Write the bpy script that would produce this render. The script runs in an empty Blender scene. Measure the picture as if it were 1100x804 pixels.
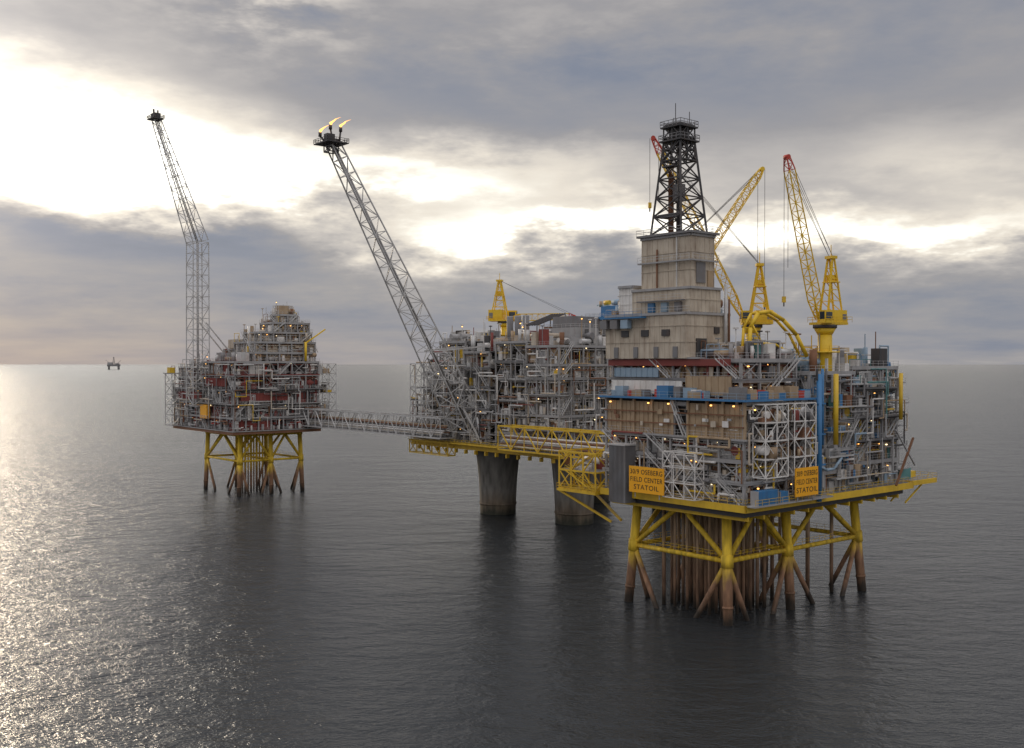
import bpy, math, random
from mathutils import Vector, Matrix
random.seed(7)
R = random.random
def U(a,b): return a+(b-a)*R()
scene = bpy.context.scene

# ---------------------------------------------------------------- materials
MATS = {}
def nt_new(name):
    m = bpy.data.materials.new(name); m.use_nodes = True
    nt = m.node_tree; b = nt.nodes['Principled BSDF']
    return m, nt, b
def paint(name, col, rough=0.6, metal=0.0, dirt=0.5, rust=0.25, scale=0.35):
    m, nt, b = nt_new(name)
    N, L = nt.nodes.new, nt.links.new
    tc = N('ShaderNodeTexCoord')
    mp = N('ShaderNodeMapping'); mp.inputs['Scale'].default_value = (1,1,0.22)
    L(tc.outputs['Object'], mp.inputs[0])
    n1 = N('ShaderNodeTexNoise'); n1.inputs['Scale'].default_value = scale*2.2; n1.inputs['Detail'].default_value = 5; n1.inputs['Roughness'].default_value=.65
    L(mp.outputs[0], n1.inputs['Vector'])
    n2 = N('ShaderNodeTexNoise'); n2.inputs['Scale'].default_value = scale; n2.inputs['Detail'].default_value = 3
    L(tc.outputs['Object'], n2.inputs['Vector'])
    r1 = N('ShaderNodeValToRGB'); r1.color_ramp.elements[0].position=.45; r1.color_ramp.elements[1].position=.75
    L(n1.outputs[0], r1.inputs[0])
    r2 = N('ShaderNodeValToRGB'); r2.color_ramp.elements[0].position=.35; r2.color_ramp.elements[1].position=.7
    L(n2.outputs[0], r2.inputs[0])
    mx = N('ShaderNodeMix'); mx.data_type='RGBA'
    mx.inputs['A'].default_value = (*col,1); mx.inputs['B'].default_value = (col[0]*.5+.01, col[1]*.45+.008, col[2]*.42+.006,1)
    f = N('ShaderNodeMath'); f.operation='MULTIPLY'; f.inputs[1].default_value = dirt; L(r2.outputs[0], f.inputs[0]); L(f.outputs[0], mx.inputs['Factor'])
    mx2 = N('ShaderNodeMix'); mx2.data_type='RGBA'; mx2.inputs['B'].default_value=(.15,.075,.04,1)
    f2 = N('ShaderNodeMath'); f2.operation='MULTIPLY'; f2.inputs[1].default_value = rust; L(r1.outputs[0], f2.inputs[0]); L(f2.outputs[0], mx2.inputs['Factor'])
    L(mx.outputs['Result'], mx2.inputs['A']); L(mx2.outputs['Result'], b.inputs['Base Color'])
    b.inputs['Roughness'].default_value = rough; b.inputs['Metallic'].default_value = metal
    MATS[name] = m
paint('white_steel',(.74,.725,.69),.55,0,.4,.25)
paint('galvanised',(.54,.54,.53),.45,.2,.4,.15)
paint('grey_steel',(.35,.35,.35),.6,0,.4,.25)
paint('mid_grey',(.20,.20,.205),.6,0,.4,.25)
paint('dark_steel',(.05,.05,.053),.6,0,.4,.3)
paint('yellow_paint',(.72,.47,.03),.5,0,.35,.22)
paint('crane_yellow',(.78,.51,.02),.45,0,.2,.1)
paint('tan_wall',(.42,.31,.195),.7,0,.4,.4)
paint('beige_wall',(.56,.49,.39),.7,0,.4,.5,.3)
paint('rust_steel',(.22,.105,.055),.8,0,.5,.4)
paint('red_brown',(.22,.045,.037),.7,0,.4,.2)
paint('signal_red',(.5,.05,.03),.6,0,.3,.15)
paint('blue_paint',(.045,.19,.40),.55,0,.3,.15)
paint('pale_blue',(.28,.39,.49),.6,0,.4,.15)
paint('teal_paint',(.09,.25,.25),.6)
paint('painted_interior_shade',(.035,.033,.031),.8,0,.3,.2)  # near-black colour standing in for the shade deep inside the modules
paint('sign_orange',(.9,.42,.01),.5,0,.12,.04)
paint('window_glass',(.02,.03,.04),.12,0,.1,0)
paint('sign_black',(.012,.012,.012),.5,0,0,0)
def zonal(name, top, low, zsplit, soft, growth, rough=.75, sc=.4):
    m, nt, b = nt_new(name); N, L = nt.nodes.new, nt.links.new
    tc = N('ShaderNodeTexCoord'); sp = N('ShaderNodeSeparateXYZ'); L(tc.outputs['Object'], sp.inputs[0])
    mp = N('ShaderNodeMapping'); mp.inputs['Scale'].default_value=(1,1,.25); L(tc.outputs['Object'], mp.inputs[0])
    n = N('ShaderNodeTexNoise'); n.inputs['Scale'].default_value=sc; n.inputs['Detail'].default_value=8; n.inputs['Roughness'].default_value=.7; L(mp.outputs[0], n.inputs['Vector'])
    def math_(op,a,bv):
        x=N('ShaderNodeMath'); x.operation=op
        for i,s in enumerate((a,bv)):
            if isinstance(s,(int,float)): x.inputs[i].default_value=s
            else: L(s,x.inputs[i])
        return x.outputs[0]
    zz = math_('ADD', sp.outputs[2], math_('MULTIPLY', math_('SUBTRACT', n.outputs[0], .5), 9.0))
    def mr(lo,hi):
        x=N('ShaderNodeMapRange'); L(zz,x.inputs[0]); x.inputs[1].default_value=lo; x.inputs[2].default_value=hi; return x.outputs[0]
    m1=N('ShaderNodeMix'); m1.data_type='RGBA'; L(mr(zsplit-soft,zsplit+soft), m1.inputs['Factor'])
    m1.inputs['A'].default_value=(*low,1); m1.inputs['B'].default_value=(*top,1)
    m2=N('ShaderNodeMix'); m2.data_type='RGBA'; L(mr(1.0,4.0), m2.inputs['Factor']); m2.inputs['A'].default_value=(*growth,1); L(m1.outputs['Result'], m2.inputs['B'])
    n3=N('ShaderNodeTexNoise'); n3.inputs['Scale'].default_value=sc*2.5; n3.inputs['Detail'].default_value=8; L(mp.outputs[0], n3.inputs['Vector'])
    r=N('ShaderNodeMapRange'); L(n3.outputs[0], r.inputs[0]); r.inputs[1].default_value=.3; r.inputs[2].default_value=.7; r.inputs[3].default_value=.5; r.inputs[4].default_value=1.2
    m3=N('ShaderNodeMix'); m3.data_type='RGBA'; m3.blend_type='MULTIPLY'; m3.inputs['Factor'].default_value=1; L(m2.outputs['Result'], m3.inputs['A']); L(r.outputs[0], m3.inputs['B'])
    L(m3.outputs['Result'], b.inputs['Base Color']); b.inputs['Roughness'].default_value=rough
    MATS[name]=m
zonal('jacket_paint',(.74,.50,.035),(.27,.145,.08),9.5,2.0,(.05,.038,.027))
zonal('conductor_steel',(.34,.24,.15),(.24,.14,.085),10,3,(.05,.038,.027))
zonal('shaft_concrete',(.20,.19,.17),(.17,.13,.09),6,2.5,(.045,.045,.03),.85,.25)
def emis(name,col,st):
    m, nt, b = nt_new(name); b.inputs['Base Color'].default_value=(*col,1)
    b.inputs['Emission Color'].default_value=(*col,1); b.inputs['Emission Strength'].default_value=st; MATS[name]=m
emis('lamp_warm',(1,.48,.12),3.6)
emis('lamp_white',(1,.78,.45),3)
emis('flame',(1,.42,.1),3)

# ---------------------------------------------------------------- builder
class MB:
    def __init__(s): s.v=[]; s.f=[]; s.m=[]; s.sm=[]; s.mats=[]
    def mi(s,n):
        if n not in s.mats: s.mats.append(n)
        return s.mats.index(n)
    def box(s,a0,a1,b0,b1,z0,z1,mat):
        if a0>a1:a0,a1=a1,a0
        if b0>b1:b0,b1=b1,b0
        i=len(s.v); k=s.mi(mat)
        s.v+=[(a0,b0,z0),(a1,b0,z0),(a1,b1,z0),(a0,b1,z0),(a0,b0,z1),(a1,b0,z1),(a1,b1,z1),(a0,b1,z1)]
        s.f+=[(i,i+3,i+2,i+1),(i+4,i+5,i+6,i+7),(i,i+1,i+5,i+4),(i+1,i+2,i+6,i+5),(i+2,i+3,i+7,i+6),(i+3,i,i+4,i+7)]
        s.m+=[k]*6; s.sm+=[False]*6
    def cyl(s,p,q,r,mat,n=6,r2=None,smooth=None):
        p=Vector(p);q=Vector(q);d=q-p
        if d.length<1e-5:return
        d.normalize(); r2=r if r2 is None else r2
        x=d.orthogonal() if abs(d.z)>.95 else d.cross(Vector((0,0,1)))
        x.normalize(); y=d.cross(x)
        i=len(s.v);k=s.mi(mat); off=math.pi/n
        for c,rr in ((p,r),(q,r2)):
            for j in range(n):
                t=2*math.pi*j/n+off; w=c+x*(math.cos(t)*rr)+y*(math.sin(t)*rr); s.v.append(tuple(w))
        sm=(n>=8) if smooth is None else smooth
        for j in range(n):
            j2=(j+1)%n; s.f.append((i+j,i+j2,i+n+j2,i+n+j)); s.m.append(k); s.sm.append(sm)
        s.f.append(tuple(i+j for j in reversed(range(n)))); s.f.append(tuple(i+n+j for j in range(n)))
        s.m+=[k,k]; s.sm+=[False,False]
    def beam(s,p,q,w,mat): s.cyl(p,q,w*.7,mat,4)
    def lathe(s,c,prof,mat,n=40):
        i=len(s.v);k=s.mi(mat)
        for (r,z) in prof:
            for j in range(n):
                t=2*math.pi*j/n; s.v.append((c[0]+r*math.cos(t),c[1]+r*math.sin(t),z))
        for a in range(len(prof)-1):
            for j in range(n):
                j2=(j+1)%n; s.f.append((i+a*n+j,i+a*n+j2,i+(a+1)*n+j2,i+(a+1)*n+j)); s.m.append(k); s.sm.append(True)
    def tube(s,pts,r,mat,n=8):
        for a,b in zip(pts[:-1],pts[1:]): s.cyl(a,b,r,mat,n)
    def build(s,name,parent=None):
        me=bpy.data.meshes.new(name); me.from_pydata(s.v,[],s.f)
        for n in s.mats: me.materials.append(MATS[n])
        me.polygons.foreach_set('material_index',s.m); me.polygons.foreach_set('use_smooth',s.sm); me.update()
        o=bpy.data.objects.new(name,me); scene.collection.objects.link(o)
        if parent: o.parent=parent
        return o
def empty(name,loc,rot=0):
    e=bpy.data.objects.new(name,None); e.location=loc; e.rotation_euler=(0,0,rot); scene.collection.objects.link(e); e.empty_display_size=2
    return e
TH=math.radians(40)

# ---------------------------------------------------------------- generic structure helpers
def lattice(mb,p,q,w0,w1,h0,h1,n,mat,side=(0,1,0),rc=.16,rb=.09,mats=None):
    p=Vector(p);q=Vector(q);d=(q-p);L=d.length;d.normalize()
    sd=Vector(side); sd=(sd-d*sd.dot(d)).normalized(); up=d.cross(sd)
    rings=[]
    for i in range(n+1):
        t=i/n;c=p+d*(L*t);w=(w0+(w1-w0)*t)/2;h=(h0+(h1-h0)*t)/2
        rings.append([c+sd*w+up*h,c-sd*w+up*h,c-sd*w-up*h,c+sd*w-up*h])
    for i in range(n):
        m=mats(i/n) if mats else mat
        A,B=rings[i],rings[i+1]
        for k in range(4):
            k2=(k+1)%4
            mb.beam(A[k],B[k],rc,m); mb.beam(A[k],A[k2],rb,m)
            if (i+k)%2: mb.beam(A[k],B[k2],rb,m)
            else: mb.beam(A[k2],B[k],rb,m)
    for k in range(4): mb.beam(rings[-1][k],rings[-1][(k+1)%4],rb,mat)
    return rings
def rail(mb,pts,mat,r=.05,h=1.1,sp=2.0,closed=False):
    P=list(pts)+([pts[0]] if closed else [])
    for p,q in zip(P[:-1],P[1:]):
        p=Vector(p);q=Vector(q);L=(q-p).length
        if L<.1: continue
        n=max(1,int(L/sp))
        for i in range(n+1):
            c=p.lerp(q,i/n); mb.beam(c,c+Vector((0,0,h)),r,mat)
        for k in (.5,1.0): mb.beam(p+Vector((0,0,h*k)),q+Vector((0,0,h*k)),r,mat)
def facemap(kind,a0,a1,b0,b1):
    if kind=='-b': return (lambda t,d:(a0+t,b0+d)),a1-a0
    if kind=='+b': return (lambda t,d:(a0+t,b1-d)),a1-a0
    if kind=='-a': return (lambda t,d:(a0+d,b0+t)),b1-b0
    return (lambda t,d:(a1-d,b0+t)),b1-b0
def fbox(mb,F,t0,t1,d0,d1,z0,z1,mat):
    p=F(t0,d0);q=F(t1,d1); mb.box(p[0],q[0],p[1],q[1],z0,z1,mat)
def P3(F,t,d,z):
    a,b=F(t,d); return (a,b,z)
def ribbed_wall(mb,F,t0,t1,z0,z1,d,mat,sp=.9,rib=.12,rmat=None):
    fbox(mb,F,t0,t1,d,d+.25,z0,z1,mat)
    n=max(1,int((t1-t0)/sp))
    for i in range(n+1):
        t=t0+(t1-t0)*i/n
        fbox(mb,F,t-.07,t+.07,d-rib,d-.002,z0,z1,rmat or mat)
def stair(mb,F,t0,t1,d,z0,z1,mat):
    for dd in (d,d+.9):
        mb.beam(P3(F,t0,dd,z0),P3(F,t1,dd,z1),.22,mat); mb.beam(P3(F,t0,dd,z0+1.1),P3(F,t1,dd,z1+1.1),.07,mat)
        for k in range(6):
            u=k/5; mb.beam(P3(F,t0+(t1-t0)*u,dd,z0+(z1-z0)*u),P3(F,t0+(t1-t0)*u,dd,z0+(z1-z0)*u+1.1),.05,mat)
def choose(pal):
    x=R()*sum(w for _,w in pal)
    for n,w in pal:
        x-=w
        if x<=0: return n
    return pal[-1][0]
def clutter(mb,F,L,z0,z1,pal,wallpal,wallp=.18,bay=6,frame='grey_steel',railm='galvanised',depth=4,dens=1.0,lampp=.5,bracep=.35):
    h=z1-z0; n=max(1,round(L/bay)); bw=L/n
    for i in range(n+1):
        t=min(max(i*bw,.25),L-.25); fbox(mb,F,t-.22,t+.22,.05,.5,z0,z1-.002,frame)
    fbox(mb,F,0,L,-.05,.35,z1-.75,z1-.003,frame)
    for i in range(n):
        t0=i*bw+.3;t1=(i+1)*bw-.3
        k=R()
        if R()<.55: fbox(mb,F,t0+U(0,1),t1-U(0,1),depth-.5,depth-.2,z0+.05,z0+h*U(.55,.85),choose(wallpal))
        if k<wallp:
            zt=z1-.8 if R()<.6 else z0+h*U(.45,.7)
            ribbed_wall(mb,F,t0+(0 if R()<.6 else bw*.3),t1,z0+.02,zt,U(.5,1.6),choose(wallpal),U(.7,1.6))
            if R()<.6: fbox(mb,F,t0+1,t0+2,.35,.48,z0+.1,z0+2.2,choose(pal))
        elif k<wallp+.14:
            r=U(.7,min(1.5,h*.3)); d=U(1.8,2.6); m=choose(pal)
            mb.cyl(P3(F,t0,d,z0+r+.7),P3(F,t1,d,z0+r+.7),r,m,12)
            for tt in (t0+.8,t1-.8): fbox(mb,F,tt-.15,tt+.15,d-r*.8,d+r*.8,z0,z0+r+.4,frame)
            for _ in range(3):
                tt=U(t0,t1); mb.cyl(P3(F,tt,d,z0+2*r+.6),P3(F,tt,d,z1-.3),.12,choose(pal),6)
        elif k<wallp+.28:
            for _ in range(random.randint(1,3)):
                tt=U(t0+.8,t1-.8);r=U(.45,1.0);m=choose(pal);zt=z0+U(.5,.9)*h
                mb.cyl(P3(F,tt,U(1.4,2.6),z0),P3(F,tt,2,zt),r,m,10)
        for _ in range(int(U(3,7)*dens)):
            tt=U(t0,t1-.8);w=U(.4,2.6);d=U(.6,depth-1);hh=U(.4,h*.6);zb=z0+(0 if R()<.6 else U(0,h*.5))
            fbox(mb,F,tt,min(tt+w,t1),d,d+U(.4,1.5),zb+.02,min(zb+hh,z1-.1),choose(pal))
        for _ in range(int(U(3,8)*dens)):
            zz=U(z0+.4,z1-.3);d=U(.4,depth-.6);r=random.choice((.07,.09,.12,.16,.24)) ;m=choose(pal)
            ta=U(t0-1,t0+bw*.4);tb=U(ta+1,t1+1)
            ta=max(ta,.1);tb=min(tb,L-.1)
            mb.cyl(P3(F,ta,d,zz),P3(F,tb,d,zz),r,m,6)
            if R()<.6:
                z2=U(z0,z1); mb.cyl(P3(F,tb,d,zz),P3(F,tb,d,z2),r,m,6)
            if R()<.3:
                mb.cyl(P3(F,ta,d,zz),P3(F,ta,depth,zz),r,m,6)
        for _ in range(int(U(1,5)*dens)):
            tt=U(t0,t1);d=U(.4,depth-.6);mb.cyl(P3(F,tt,d,z0),P3(F,tt,d,z1),random.choice((.08,.12,.18,.28)),choose(pal),6)
        if R()<bracep:
            if R()<.5:
                mb.beam(P3(F,t0,.25,z0),P3(F,t1,.25,z1-.5),.2,frame)
                if R()<.6: mb.beam(P3(F,t1,.25,z0),P3(F,t0,.25,z1-.5),.2,frame)
            else:
                mb.beam(P3(F,t0,.25,z0),P3(F,(t0+t1)/2,.25,z1-.5),.2,frame); mb.beam(P3(F,t1,.25,z0),P3(F,(t0+t1)/2,.25,z1-.5),.2,frame)
        if R()<.12: stair(mb,F,t0,t1,-1.0,z0,z1,railm)
        if R()<lampp:
            tt=U(t0,t1); q=U(.14,.3); dz=U(.75,1.6); dd=U(-.35,1.2); fbox(mb,F,tt,tt+q,dd,dd+.25,z1-dz-q*.8,z1-dz,'lamp_warm' if R()<.75 else 'lamp_white')
    for _ in range(int(3*dens)):
        zz=z1-U(.8,1.6);d=U(.4,1.2);mb.cyl(P3(F,.1,d,zz),P3(F,L-.1,d,zz),U(.07,.15),choose(pal),6)
def block(mb,a0,a1,b0,b1,zs,pal,wallpal,faces=('-a','-b','+a','+b'),edge='grey_steel',core=4.2,over=.8,railm='galvanised',**kw):
    for i in range(len(zs)-1):
        z0,z1=zs[i],zs[i+1]
        ja=U(-.3,over)
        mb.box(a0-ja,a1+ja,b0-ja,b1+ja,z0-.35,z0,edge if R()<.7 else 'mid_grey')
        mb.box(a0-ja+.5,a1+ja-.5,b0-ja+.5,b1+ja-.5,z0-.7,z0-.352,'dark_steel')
        mb.box(a0+core,a1-core,b0+core,b1-core,z0+.002,z1-.71,'painted_interior_shade')  # added core box, its dark colour paints the shade between decks
        c=[(a0-ja,b0-ja,z0),(a1+ja,b0-ja,z0),(a1+ja,b1+ja,z0),(a0-ja,b1+ja,z0)]
        rail(mb,c,railm,closed=True)
        for fk in faces:
            F,L=facemap(fk,a0,a1,b0,b1); clutter(mb,F,L,z0,z1,pal,wallpal,railm=railm,**kw)
    mb.box(a0,a1,b0,b1,zs[-1]-.3,zs[-1],edge)
    rail(mb,[(a0,b0,zs[-1]),(a1,b0,zs[-1]),(a1,b1,zs[-1]),(a0,b1,zs[-1])],railm,closed=True)
def roof(mb,a0,a1,b0,b1,z,pal,n,hmax,tall=.12):
    for _ in range(n):
        a=U(a0,a1);b=U(b0,b1);k=R();m=choose(pal)
        if k<.35:
            mb.box(a,min(a+U(.8,4),a1),b,min(b+U(.8,4),b1),z+.01,z+U(.5,hmax),m)
        elif k<.5: mb.cyl((a,b,z),(a,b,z+U(.6,1)*hmax),U(.3,1),m,10)
        elif k<.62:
            r=U(.5,1.0);zz=z+r+U(.3,hmax*.5)
            if R()<.5: mb.cyl((a,b,zz),(min(a+U(3,8),a1),b,zz),r,m,10)
            else: mb.cyl((a,b,zz),(a,min(b+U(3,8),b1),zz),r,m,10)
        elif k<.85:
            zz=z+U(.4,hmax); r=U(.07,.22)
            if R()<.5:
                a2=min(a+U(3,12),a1); mb.cyl((a,b,zz),(a2,b,zz),r,m,6); mb.cyl((a,b,z),(a,b,zz),r,m,6); mb.cyl((a2,b,z),(a2,b,zz),r,m,6)
            else:
                b2=min(b+U(3,12),b1); mb.cyl((a,b,zz),(a,b2,zz),r,m,6); mb.cyl((a,b,z),(a,b,zz),r,m,6); mb.cyl((a,b2,z),(a,b2,zz),r,m,6)
        elif k<.85+tall:
            hh=hmax*U(1,1.8); mb.cyl((a,b,z),(a,b,z+hh),.12,m,5); 
            if R()<.5: fz=z+hh*.95; mb.box(a-.4,a+.4,b-.4,b+.4,fz,fz+.3,m)
            if R()<.2: mb.box(a-.13,a+.13,b-.13,b+.13,z+hh*.9-.25,z+hh*.9,'lamp_warm')
        else:
            s_=U(1.5,3);hh=U(.7,1.2)*hmax
            for da in (0,s_):
                for db in (0,s_): mb.beam((a+da,b+db,z),(a+da,b+db,z+hh),.14,m)
            mb.box(a-.1,a+s_+.1,b-.1,b+s_+.1,z+hh,z+hh+.15,m)
            rail(mb,[(a,b,z+hh+.15),(a+s_,b,z+hh+.15),(a+s_,b+s_,z+hh+.15),(a,b+s_,z+hh+.15)],'galvanised',closed=True,sp=1.5)
def ext_pipes(mb,F,L,z0,z1,n,pal,d0=-.9,d1=-.2):
    for _ in range(n):
        t=U(.5,L-.5);z=U(z0,z1);d=U(d0,d1);r=U(.09,.25);m=choose(pal)
        for k in range(random.randint(2,4)):
            if k%2==0: t2=min(max(t+U(-9,9),.3),L-.3);z2=z
            else: t2=t;z2=min(max(z+U(-8,8),z0),z1)
            mb.cyl(P3(F,t,d,z),P3(F,t2,d,z2),r,m,6); t,z=t2,z2
def cage(mb,a0,a1,b0,b1,z0,z1,mat,nx=2,ny=2,nz=3,w=.2):
    xs=[a0+(a1-a0)*i/nx for i in range(nx+1)];ys=[b0+(b1-b0)*i/ny for i in range(ny+1)];zs=[z0+(z1-z0)*i/nz for i in range(nz+1)]
    for x in xs:
        for y in ys:
            if x in (a0,a1) or y in (b0,b1): mb.beam((x,y,z0),(x,y,z1),w,mat)
    for z in zs:
        for y in (b0,b1): mb.beam((a0,y,z),(a1,y,z),w,mat)
        for x in (a0,a1): mb.beam((x,b0,z),(x,b1,z),w,mat)
    for k in range(nz):
        for i in range(nx):
            for y in (b0,b1): mb.beam((xs[i+(k%2)],y,zs[k]),(xs[i+1-(k%2)],y,zs[k+1]),w*.7,mat)
        for i in range(ny):
            for x in (a0,a1): mb.beam((x,ys[i+(k%2)],zs[k]),(x,ys[i+1-(k%2)],zs[k+1]),w*.7,mat)
def jacket(mb,xs,ys,ztop,zh,r,spread=1.5,levels=None):
    ca=sum(xs)/len(xs);cb=sum(ys)/len(ys);M='jacket_paint'
    def leg(a,b,z):
        k=(ztop-z)/ztop*spread; sa=(a-ca)/max(1e-3,abs(xs[-1]-ca));sb=(b-cb)/max(1e-3,abs(ys[-1]-cb))
        return Vector((a+sa*k,b+sb*k,z))
    for a in xs:
        for b in ys:
            mb.cyl(leg(a,b,-8),leg(a,b,ztop),r,M,16)
            mb.cyl(leg(a,b,zh-1.2),leg(a,b,zh+1.2),r*1.25,M,16)
            mb.cyl(leg(a,b,ztop-1.5),leg(a,b,ztop),r*1.3,M,16)
            mb.cyl(leg(a,b,3.0),leg(a,b,3.5),r*1.12,M,16)
    def brace(p,q,f): mb.cyl(p,q,r*f,M,12)
    rows=[[(x,y) for x in xs] for y in ys]+[[(x,y) for y in ys] for x in xs]
    for row in rows:
        for (p,q) in zip(row[:-1],row[1:]):
            P=leg(*p,zh);Q=leg(*q,zh);brace(P,Q,.5)
            Pt=leg(*p,ztop-.8);Qt=leg(*q,ztop-.8);brace(Pt,Qt,.6)
            mid=(Pt+Qt)/2
            brace(P,mid,.55);brace(Q,mid,.55)
            low=(leg(*p,-9)+leg(*q,-9))/2
            brace(P,low,.55);brace(Q,low,.55)
    o=[leg(xs[0],ys[0],zh),leg(xs[-1],ys[0],zh),leg(xs[-1],ys[-1],zh),leg(xs[0],ys[-1],zh)]
    rail(mb,[tuple(v+Vector((0,0,.5))) for v in o],'yellow_paint',r=.06,closed=True)

PAL_SILVER=[('white_steel',5.5),('galvanised',5),('grey_steel',3),('mid_grey',1.5),('tan_wall',1.5),('yellow_paint',.6),('rust_steel',1.2),('dark_steel',1.2),('red_brown',.6),('beige_wall',1)]
PAL_WARM=[('white_steel',5),('galvanised',3),('grey_steel',2),('mid_grey',2),('tan_wall',3),('yellow_paint',.5),('rust_steel',2),('dark_steel',1.6),('red_brown',.8),('beige_wall',2)]
PAL_MIX=[('white_steel',3),('galvanised',3),('grey_steel',3),('mid_grey',2),('tan_wall',2),('yellow_paint',1),('rust_steel',1.4),('blue_paint',.8),('pale_blue',.8),('teal_paint',.8),('signal_red',.3),('dark_steel',1.5)]
PAL_BLUE=[('white_steel',3),('galvanised',3),('grey_steel',3),('mid_grey',2),('pale_blue',2.2),('teal_paint',1.2),('blue_paint',1.5),('yellow_paint',1.6),('rust_steel',1.6),('tan_wall',2.2),('dark_steel',1.6),('signal_red',.35),('beige_wall',1)]
PAL_RED=[('white_steel',4.5),('galvanised',3),('red_brown',4),('rust_steel',1.5),('grey_steel',2),('dark_steel',2.5),('mid_grey',2),('signal_red',.5)]
WTAN=[('tan_wall',4),('beige_wall',1),('rust_steel',.5)]
WMIX=[('tan_wall',2.5),('beige_wall',1.5),('grey_steel',2),('mid_grey',1.5),('red_brown',.8),('pale_blue',1.3),('white_steel',.6)]
WSIL=[('grey_steel',3),('white_steel',1.5),('mid_grey',2),('beige_wall',2),('tan_wall',1.5)]
WRED=[('red_brown',4),('mid_grey',2),('white_steel',.8),('dark_steel',1)]

# ================================================================ drilling platform (right)
B=empty('drilling_platform',(42.7,188,0),TH)
mb=MB(); jacket(mb,[5,24,49],[8,31],22.4,12,.95); mb.build('jacket_legs',B)
mb=MB()
for i in range(7):
    for j in range(6):
        a=7.5+i*2.3+U(-.2,.2);b=11+j*3+U(-.2,.2)
        mb.cyl((a,b,-6),(a,b,22.5),U(.3,.42),'conductor_steel',8)
for a,b in ((28,14),(31,26),(38,12),(42,22),(36,28),(44,10)): mb.cyl((a,b,-6),(a,b,22.5),U(.35,.7),'conductor_steel',10)
for j in range(7): mb.beam((6,10+j*3,11.6),(24,10+j*3,11.6),.3,'yellow_paint')
mb.build('well_conductors',B)
mb=MB() # deck slab
mb.box(-1,57,-1,36,23.0,24.0,'mid_grey')
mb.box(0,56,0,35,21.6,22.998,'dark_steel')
for (p,q) in (((-1.2,-1.2),(58,-1.2)),((-1.2,-1.2),(-1.2,36.2)),((58,-1.2),(58,36.2)),((-1.2,36.2),(58,36.2))):
    mb.box(min(p[0],q[0])-.15,max(p[0],q[0])+.15,min(p[1],q[1])-.15,max(p[1],q[1])+.15,22.7,24.03,'yellow_paint')
mb.box(58.2,69,-1,15,23.2,24.2,'yellow_paint'); mb.box(58.5,68.5,-.5,14.5,24.202,24.25,'mid_grey')
rail(mb,[(58.4,-1,24.2),(69,-1,24.2),(69,15,24.2),(58.4,15,24.2)],'yellow_paint')
for i in range(5): mb.beam((57,i*3.4,19.5),(64,i*3.4,23),.28,'yellow_paint')
mb.box(58.6,63,2,8,24.25,26.6,'teal_paint'); mb.box(64,67,3,5.5,24.25,25.6,'yellow_paint'); mb.box(59,62,9,13,24.25,27.5,'mid_grey')
rail(mb,[(-1.2,-1.2,24.03),(58,-1.2,24.03)],'yellow_paint'); rail(mb,[(-1.2,-1.2,24.03),(-1.2,36,24.03)],'yellow_paint')
for i in range(12): mb.box(1+i*4.8,1.5+i*4.8,0,35,20.8,21.598,'yellow_paint')
mb.build('main_deck',B)
mb=MB() # wellhead module block, near corner
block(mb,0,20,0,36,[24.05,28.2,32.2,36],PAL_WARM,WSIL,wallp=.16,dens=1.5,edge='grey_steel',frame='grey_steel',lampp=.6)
F,L=facemap('-a',0,20,0,36)
mb.box(-.6,20.6,-.6,36.6,35.7,36.05,'grey_steel')
mb.box(1.5,19,2,35,36.06,43,'painted_interior_shade')  # core box behind the walls, interior shade put in as dark colour
t=0
while t<36:
    w=U(3.5,5.5);w=min(w,36-t)
    if R()<.85 or w<2: ribbed_wall(mb,F,t+.15,t+w-.15,36.06,42.4,.3,'tan_wall' if R()<.75 else choose(WTAN),1.1)
    else: clutter(mb,lambda tt,d,t=t:F(t+tt,d),w,36.06,42.6,PAL_WARM,WTAN,wallp=.0)
    fbox(mb,F,t-.25,t+.25,-.1,.28,36.06,42.9,'tan_wall')
    t+=w
for z in (38.1,40.3): fbox(mb,F,0,36,-.25,-.12,z,z+.25,'rust_steel')
for _ in range(16):
    t=U(0,34); z=U(36.3,41.5); fbox(mb,F,t,t+U(.4,1.4),-.5,-.27,z,z+U(.4,1.2),choose(PAL_WARM))
for k in (0,1,3,4,6): fbox(mb,F,2+k*5.3,2.25+k*5.3,-.6,-.3,42.0,42.25,'lamp_warm')
F2,L2=facemap('-b',0,20,0,36)
clutter(mb,F2,20,36.05,43,PAL_WARM,WTAN,wallp=.5,dens=1.2,frame='grey_steel')
F3,L3=facemap('+b',0,20,0,36); clutter(mb,F3,20,36.05,43,PAL_WARM,WTAN,wallp=.3)
for a0 in (0.,9.):
    cage(mb,a0+2,a0+9,-3.2,-.4,29,42.5,'white_steel',2,1,4,.2)
    for z in (32.4,35.8,39.1): mb.box(a0+2.1,a0+8.9,-3.1,-.5,z,z+.12,'galvanised'); roof(mb,a0+2.3,a0+8.5,-3,-.8,z+.12,PAL_WARM,10,2.2,.02)
cage(mb,-3.2,-.6,9,17,24.2,33,'white_steel',1,3,3,.18)
ext_pipes(mb,F,36,24.5,36,30,PAL_WARM); ext_pipes(mb,F2,20,24.5,43,22,PAL_WARM)
mb.box(-1.2,21,-1.2,36.5,42.95,43.4,'mid_grey')
mb.box(-1.3,21,-1.35,-1.202,43.0,43.4,'blue_paint'); mb.box(-1.35,-1.202,-1.2,36.5,43.0,43.4,'blue_paint')
rail(mb,[(-1.3,-1.3,43.4),(21,-1.3,43.4)],'pale_blue',.06); rail(mb,[(-1.3,-1.3,43.4),(-1.3,36.4,43.4)],'pale_blue',.06)
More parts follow.
